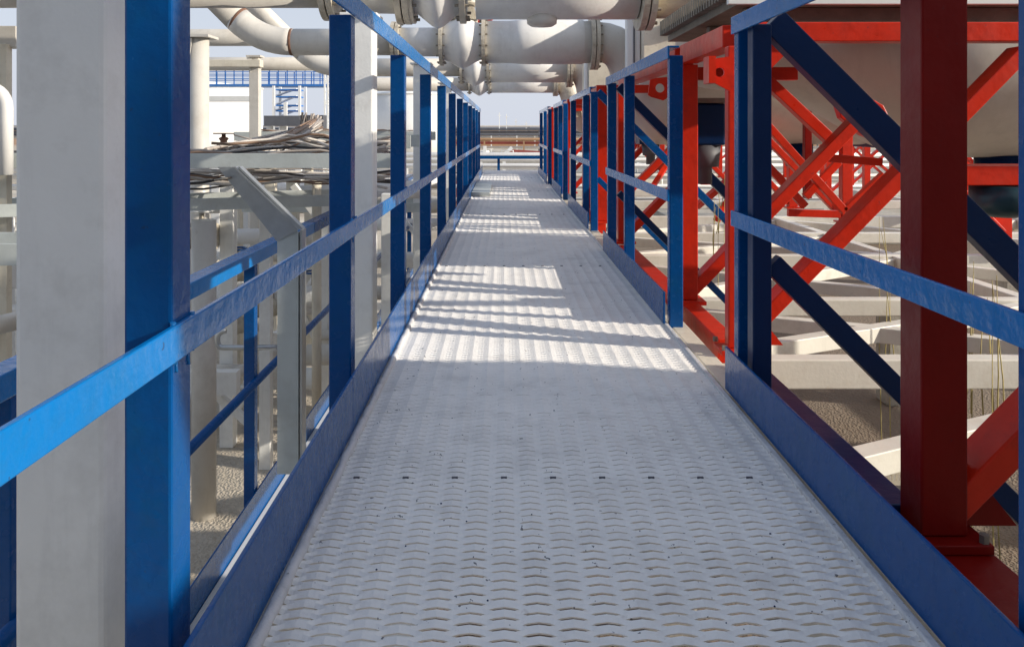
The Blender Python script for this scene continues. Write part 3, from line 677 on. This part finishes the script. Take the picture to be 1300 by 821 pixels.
# ------------------------------------------------------------ far background, left
def tank(label, cx, y, r, ztop):
    t = thing('storage_tank', label, 'tank', (cx,y,GZ), 'white storage tanks')
    MB().lathe((cx,y,GZ),(0,0,1),[(0,r),(ztop-GZ,r)],64).build('shell', WHITE, t)
    MB().lathe((cx,y,ztop+.001),(0,0,1),[(0,r+.05),(.08,r+.05),(.5,.1)],64).build('roof', WHITE, t)
    return t
tank('broad white tank behind the tall round post at left', P(222,0,42).x, 44, 3.9, 2.3)
tank('white tank seen between second and third left posts', P(520,0,60).x, 60, 3.0, 2.6)
gy=36
g = thing('gantry_bridge', 'distant light blue railed gantry bridge above the white tank', 'bridge', (-10,gy,2.1))
z0,z1=P(0,107,gy).z,P(0,89,gy).z
xa,xb=P(150,0,gy).x,P(432,0,gy).x
MB().box(xa,xb,gy,gy+1.2,z0-.10,z0).build('floor', PALEBLUE, g)
for yy in (gy,gy+1.2):
    mb=MB()
    for z in (z0+.25,z0+.45,z1): mb.box(xa,xb,yy,yy+.035,z-.018,z+.018)
    for i in range(26): x=xa+(xb-xa)*i/25; mb.box(x-.02,x+.02,yy+.036,yy+.07,z0,z1)
    mb.build('railing', PALEBLUE, g)
for x in (P(215,0,gy).x,P(420,0,gy).x+.1):
    MB().box(x-.1,x+.1,gy+.4,gy+.6,GZ,z0-.101).build('leg', WHITE, g)
t_ = thing('stair_tower', 'far white stair tower with blue landings and open sides', 'tower', P(363,0,34))
ty=34
for px in (347,380):
    for dy in (0,1.0): MB().box(P(px,0,ty).x-.05,P(px,0,ty).x+.05,ty+dy,ty+dy+.1,GZ,P(0,109,ty).z).build('leg', WHITE, t_)
MB().box(P(362,0,ty).x-.04,P(362,0,ty).x+.1,ty-.1,ty,GZ,P(0,130,ty).z).build('leg', WHITE, t_)
for py in (113,122,133,140,150):
    MB().box(P(349,0,ty).x,P(378,0,ty).x,ty+.11,ty+.98,P(0,py,ty).z-.06,P(0,py,ty).z).build('landing', PALEBLUE, t_)
mb=MB()
for py,qy in ((113,122),(122,133),(133,140),(140,150)): mb.bar(P(350,qy,ty+.4),P(377,py,ty+.4),.3,.05)
mb.build('flight', WHITE, t_)
ms = thing('lattice_mast', 'slender white lattice mast left of the second blue post', 'mast', P(420,0,30))
my=26
mb=MB(); xa,xb=P(412,0,my).x,P(430,0,my).x; zt=P(0,60,my).z
for dy in (0,.45):
    for x in (xa,xb): mb.box(x-.025,x+.025,my+dy,my+dy+.05,GZ,zt)
mb.build('legs', GREY, ms)
mb=MB(); n=14
for i in range(n):
    a=GZ+(zt-GZ)*i/n; b=GZ+(zt-GZ)*(i+1)/n
    if i%2: mb.bar((xa,my+.02,a),(xb,my+.02,b),.02,.03); mb.bar((xa,my+.47,b),(xb,my+.47,a),.02,.03)
    else: mb.bar((xa,my+.02,b),(xb,my+.02,a),.02,.03); mb.bar((xa,my+.47,a),(xb,my+.47,b),.02,.03)
    mb.bar((xa,my+.02,a),(xb,my+.02,a),.02,.025)
mb.bar((xa,my+.1,zt-.05),(xa,my+.47,zt-.05),.02,.025); mb.build('lattice', GREY, ms)
tag(MB().box(P(335,0,28).x,P(382,0,28).x,28,30,P(0,160,28).z,P(0,147,28).z).build('roof_slab',DUSK),'dark flat roof slab below the far stair tower','roof')
for px in (338,355,375): tag(MB().box(P(px,0,28.5).x,P(px,0,28.5).x+.2,28.5,28.7,GZ,P(0,160.5,28.5).z).build('slab_leg',WHITE),'white leg under the dark far roof slab','post','legs of the far roof slab')

# plant at left mid distance: low racks and pipes that fill the view under the trays
def rack(label, xa, xb, y, zs, r, m, posts=6, pm=WHITE):
    t = thing('pipe_rack', label, 'pipe rack', ((xa+xb)/2,y,GZ), 'distant pipe racks')
    for i,z in enumerate(zs):
        MB().tube([(xa,y+i*.3,z),(xb,y+i*.3,z)],r,12).build('pipe', m[i%len(m)], t)
    for i in range(posts):
        x=xa+(xb-xa)*(i+.5)/posts; MB().box(x-r*.6,x+r*.6,y-.2,y-.1,GZ,max(zs)-r-.01).build('post', pm, t)
    return t
rack('white low pipes lying across just past the deck end', -14, 16, 19, (-.86,-1.12,-1.40,-1.75), .05, (WHITE,PIPE), 9)
rack('pale pipes on short posts beyond the first far rack', -20, 22, 26, (-.98,-1.25,-1.6,-2.0), .06, (WPIPE,WHITE), 12)
rack('beige pipes low above the gravel farther back', -26, 30, 36, (-1.15,-1.5,-1.9), .12, (WPIPE,PIPE), 14)
rack('dark raised rack line just below the skyline', -60, 60, 85, (.02,-.25), .12, (DUSK,DUSK), 16, DUSK)
rack('grey rack line under the dark one', -70, 70, 100, (-.60,-.95), .16, (DUSK,PIPE), 18, PIPE)
rack('thin pale rack line on the skyline', -90, 90, 130, (.60,.25), .14, (PIPE,DUSK), 22, DUSK)
rng=random.Random(3)
for i in range(26):
    x=rng.uniform(-22,26); y=rng.uniform(38,70); w=rng.uniform(.5,2.2); h=rng.uniform(.3,1.1)
    m=rng.choice((WHITE,WHITE,CREAM,PALEBLUE,BROWNRED,GREY))
    k=thing('equipment_skid','small painted equipment skid with pipework on the far gravel yard','equipment',(x,y,GZ),'equipment skids on the far yard')
    MB().box(x-w/2,x+w/2,y-.5,y+.5,GZ,GZ+h*.5).build('base', m, k, .02)
    mm=rng.choice((WHITE,GREY,PALEBLUE,BROWNRED))
    MB().lathe((x-w*.4,y,GZ+h*.75),(1,0,0),[(0,h*.05),(.05,h*.22),(w*.8-.05,h*.22),(w*.8,h*.05)],16).build('drum', mm, k)
    MB().tube([(x+w*.2,y-.3,GZ+h*.5),(x+w*.2,y-.3,GZ+h*1.2),(x+w*.6,y-.3,GZ+h*1.2)],.06,8).build('pipe', WHITE, k)
tb_=thing('long_building','long low tan brick building far beyond the deck end','building',(-4,110,GZ))
MB().box(-50,60,112,120,GZ,-1.10).build('wall',TAN,tb_); MB().box(-51,61,111.5,120.5,-1.095,-.95).build('roof',PIPE,tb_)
for i,(px,h) in enumerate(((634,22),(643,20),(668,11),(655,14),(1000,16),(880,14),(450,15),(300,12))):
    y=120+i*5; a=P(px,165,y)
    t_=thing('lighting_mast','thin far mast rising above the skyline','mast',(a.x,y,GZ),'thin masts on the skyline')
    MB().box(a.x-.06,a.x+.06,y-.06,y+.06,GZ,h*y/1000).build('shaft',GREY,t_)
    MB().box(a.x-.25,a.x+.25,y-.2,y-.13,h*y/1000-.5,h*y/1000-.4).build('crossarm',GREY,t_)
# red/blue pieces right behind end barrier
k=thing('red_truss','faded red and blue pipe truss beyond the end barrier','truss',(1,50,GZ))
MB().bar((.2,50,-1.30),(2.6,50,-1.45),.3,.16).build('beam',BROWNRED,k); MB().bar((-.2,49.5,-1.7),(.5,49.5,-1.1),.2,.2).build('strut',WHITE,k)
MB().box(-1.3,-1.1,49,49.2,GZ,-1.0).build('post',WHITE,k); MB().box(1.2,2.4,48.5,49.5,-2.1,-1.5).build('tank',PALEBLUE,k)

# extra things to the far right beyond frames
for i,(x,y) in enumerate(((5.2,8.5),(5.4,11.8),(6.8,15.5),(4.9,18))):
    t_=thing('steel_trestle','farther red frame with crossed legs behind the first row','trestle',(x,y,-1.1),'far red frames behind the first row')
    for dx in (0,1.5):
        MB().box(x+dx,x+dx+.09,y,y+.09,ZB-.35,.3).build('column',RED,t_,.003)
        MB().box(x+dx,x+dx+.09,y+1.4,y+1.49,ZB-.35,.3).build('column',RED,t_,.003)
    for dy in (.02,1.42):
        MB().box(x+.091,x+1.499,y+dy,y+dy+.05,.22,.3).build('cross_beam',RED,t_)
        MB().bar((x+.05,y+dy+.03,ZB-.33),(x+1.5,y+dy+.03,.2),.04,.07,(0,1,0)).build('brace',RED,t_); MB().bar((x+1.5,y+dy+.08,ZB-.33),(x+.05,y+dy+.08,.2),.04,.07,(0,1,0)).build('brace',RED,t_)
tag(MB().box(3.6,9,16.5,19,GZ,-1.9).build('plinth',CONC,bevel=.02),'long pale concrete plinth behind the red frames','plinth')

ch_ = thing('shade_house','added unseen grey house behind the camera that darkens the sides facing it','building',(0,-6,GZ))  # unseen building added to darken surfaces that face the camera
MB().box(-9,7,-10,-5,GZ,2.6).build('wall', mat('shade_house_cladding',(.40,.40,.39),.8,var=.15), ch_); MB().box(-9.3,7.3,-10.3,-4.7,2.605,2.8).build('roof', DUSK, ch_)
MB().box(-.6,.6,-4.995,-4.95,-.7,1.4).build('door', NAVY, ch_)
for i in range(6): MB().box(-8+i*2.4,-7+i*2.4,-4.995,-4.96,.2,1.5).build('window', DUSK, ch_)

# extra braces seen through the middle of the red frames
for (pa,pb,yy,w_) in (((972,157),(1072,268),5.3,.05),((1072,268),(1122,222),5.3,.05),((972,208),(1022,262),5.34,.045),((1022,250),(1065,205),5.4,.04),((965,95),(1056,180),3.64,.06),((1045,200),(1118,206),4.9,.06),((1000,270),(1066,272),5.45,.04),((868,205),(915,165),5.6,.05)):
    MB().bar(P(*pa,yy),P(*pb,yy),.05,w_,(0,1,0)).build('brace', RED, fB, .003)
MB().box(P(1022,0,5.5).x,P(1031,0,5.5).x,5.5,5.55,P(0,252,5.5).z,P(0,128,5.5).z).build('column', RED_SHADE, fB, .003)
# bolts and gussets at the feet of the near columns
for (x,y) in ((.76,1.434),(.76,2.67)):
    for dx in (-.018,.103):
        for dy in (-.018,.098): MB().tube([(x+dx,y+dy,ZB-.001),(x+dx,y+dy,ZB+.014)],.009,6,smooth=False).build('bolt', BOLT, fA)
    MB().poly([(x+.087,y+.04,ZB+.0),(x+.20,y+.04,ZB+.0),(x+.087,y+.04,ZB+.14)],(0,1,0),.008).build('gusset', RED_SHADE if y<2 else RED, fA)
MB().poly([(.847,2.70,.295),(1.0,2.70,.295),(.847,2.70,.14)],(0,1,0),.008).build('gusset', RED, fA)
# crowded pipework left of the walkway
rg=random.Random(11)
for i,(pxa,pxb,py,yy,r,m) in enumerate(((150,445,300,7.2,.07,WPIPE),(235,440,326,7.8,.05,PIPE),(150,330,345,6.6,.08,PIPE),(280,445,362,8.4,.09,GREY),(200,440,392,7.0,.05,WPIPE),(225,345,412,6.8,.06,PIPE),(380,560,330,8.0,.08,WPIPE),(380,560,372,7.2,.06,PIPE),(235,330,470,5.9,.045,PIPE),(380,450,480,6.8,.09,GREY),(-140,22,350,5.5,.09,WPIPE),(-140,22,300,6.5,.06,PIPE),(150,445,262,9.0,.08,PIPE),(160,445,240,11,.09,WPIPE),(440,560,285,8.8,.07,WPIPE),(440,560,262,10.5,.09,PIPE),(440,560,232,13,.1,WPIPE))):
    a=P(pxa,py,yy); b=P(pxb,py,yy)
    tag(MB().tube([(a.x,yy,a.z),(b.x,yy,a.z)],r,18).build('yard_pipe',m),'straight pale pipe in the crowded pipework left of and below the walkway','pipe','straight pipes in the left pipework')
for i,(px,yy,w,z1) in enumerate(((300,7.4,.10,-.5),(312,8.2,.07,-.4),(372,7.3,.10,-.45),(392,8.5,.08,-.3),(422,7.6,.09,-.5),(230,6.9,.10,-.45),(500,8.6,.1,-.5),(530,9.2,.1,-.4),(8,5.8,.08,-.5),(344,9.4,.12,-.3),(275,9.8,.1,-.35),(405,10.5,.1,-.35))):
    x=X(px,yy); t_=thing('yard_post','pale square post standing in the crowded pipework left of the walkway','post',(x,yy,GZ),'square posts in the left pipework')
    MB().box(x-w/2,x+w/2,yy-w/2,yy+w/2,GZ,z1).build('shaft',rg.choice((GREY,CREAM,WHITE)),t_,.003)
    MB().box(x-w,x+w,yy-w,yy+w,GZ,GZ+.015).build('base_plate',GREY,t_)
for i,(pa,pb,yy,w_) in enumerate((((250,300),(345,400),6.9,.06),((430,300),(385,360),7.5,.05),((240,470),(320,540),5.4,.05),((300,520),(350,450),6.2,.05),((385,400),(428,480),7.0,.05),((488,250),(530,300),8.5,.05),((372,235),(410,285),6.0,.05),((0,420),(20,470),5.0,.05))):
    tag(MB().bar(P(*pa,yy),P(*pb,yy),.05,w_,(0,1,0)).build('diagonal_strut',GREY,bevel=.003),'slanting grey strut bracing the posts of the crowded left pipework','strut','slanting struts in the left pipework')
for i,(px,py,yy) in enumerate(((256,300,5.9),(300,345,6.5),(345,390,6.9),(420,326,7.7),(398,372,7.1),(500,330,7.9),(300,412,6.7),(262,345,6.5))):
    o_=P(px,py,yy); v_=thing('small_valve','small flanged valve with round handwheel on a pipe of the crowded left pipework','valve',o_,'small valves in the left pipework')
    mb=MB(); mb.lathe(o_-Vector((.11,0,0)),(1,0,0),[(0,.10),(.02,.10),(.02,.06),(.08,.075),(.11,.09),(.14,.075),(.20,.06),(.20,.10),(.22,.10)],18); mb.build('body',FLANGE,v_)
    MB().tube([o_+Vector((0,0,.07)),o_+Vector((0,0,.19))],.02,8).build('stem',BOLT,v_)
    MB().tube([o_+Vector((math.cos(t*math.pi/8)*.08,math.sin(t*math.pi/8)*.08,.19)) for t in range(17)],.009,6,cap=False).build('handwheel',(GREY,BLUE,GREY)[i%3],v_)
for i in range(26):
    x=rg.uniform(-1.6,2.6); y=rg.uniform(19.5,30); h=rg.uniform(.3,1.15); w=rg.uniform(.05,.25)
    tag(MB().box(x-w/2,x+w/2,y,y+w,GZ,GZ+h).build('short_post',rg.choice((DUSK,WHITE,GREY,BROWNRED,WHITE)),bevel=.01),'short stubby support standing among the low white pipes beyond the deck end','post','stubby supports beyond the deck end')
rack('tan and rust coloured pipe rack crossing the view above the end barrier', -30, 30, 60, (-.72,-1.0,-1.35), .10, (TAN,BROWNRED,PIPE), 20, TAN)
rack('grey pipe rack with many legs behind the rust coloured one', -35, 35, 72, (-.45,-.8), .08, (DUSK,TAN), 30, GREY)
for i in range(20):
    x=rg.uniform(-3.5,6); y=rg.uniform(30,58); h=rg.uniform(.25,.7); w=rg.uniform(.2,.8)
    k=thing('yard_unit','small pump or box unit on the yard straight beyond the deck end','equipment',(x,y,GZ),'small units beyond the deck end')
    MB().box(x-w/2,x+w/2,y-.2,y+.2,GZ,GZ+h).build('body',rg.choice((WHITE,PALEBLUE,BROWNRED,DUSK,GREY,CREAM)),k,.02)
    MB().tube([(x,y,GZ+h),(x,y,GZ+h*1.7),(x+w,y,GZ+h*1.7),(x+w,y,GZ)],.035,8).build('pipe',WHITE,k)

# ------------------------------------------------------------ world, sun, camera
az = Vector((.97,-.24,0)).normalized(); EL = 20
sd_ = Vector((az.x*math.cos(R(EL)), az.y*math.cos(R(EL)), math.sin(R(EL))))
w = bpy.data.worlds.new('World'); S.world = w; w.use_nodes = True
nt = w.node_tree; bg = nt.nodes['Background']
sky = nt.nodes.new('ShaderNodeTexSky'); sky.sky_type = 'NISHITA'; sky.sun_disc = False
sky.sun_elevation = R(EL); sky.sun_rotation = math.atan2(az.x, az.y); sky.air_density = 1.0; sky.dust_density = 2.0; sky.ozone_density = 2.0
geo = nt.nodes.new('ShaderNodeTexCoord'); sp = nt.nodes.new('ShaderNodeSeparateXYZ'); nt.links.new(geo.outputs['Generated'], sp.inputs[0])
hm = nt.nodes.new('ShaderNodeMapRange'); hm.interpolation_type = 'SMOOTHSTEP'; hm.inputs['From Min'].default_value = 0; hm.inputs['From Max'].default_value = .45; hm.inputs['To Min'].default_value = .93; hm.inputs['To Max'].default_value = .42
nt.links.new(sp.outputs['Z'], hm.inputs['Value'])
hz_ = nt.nodes.new('ShaderNodeMix'); hz_.data_type = 'RGBA'; nt.links.new(hm.outputs[0], hz_.inputs[0]); nt.links.new(sky.outputs[0], hz_.inputs[6]); hz_.inputs[7].default_value = (4.5,4.78,5.45,1)
nt.links.new(hz_.outputs[2], bg.inputs['Color']); bg.inputs['Strength'].default_value = .155
sl = bpy.data.lights.new('sun', 'SUN'); sl.energy = 5.0; sl.angle = R(.7); sl.color = (1,.91,.78)
so = bpy.data.objects.new('sun', sl); C.objects.link(so); so.rotation_euler = sd_.to_track_quat('Z', 'Y').to_euler()
cam = bpy.data.cameras.new('camera'); co = bpy.data.objects.new('camera', cam); C.objects.link(co)
cam.sensor_width = 36; cam.lens = 36*F/1300; cam.shift_x = (650-VX)/1300; cam.shift_y = -(410.5-VY)/1300
cam.clip_start = .02; cam.clip_end = 10000
co.rotation_euler = (R(90), 0, 0); S.camera = co
S.view_settings.view_transform = 'Standard'; S.view_settings.look = 'None'; S.view_settings.exposure = 0
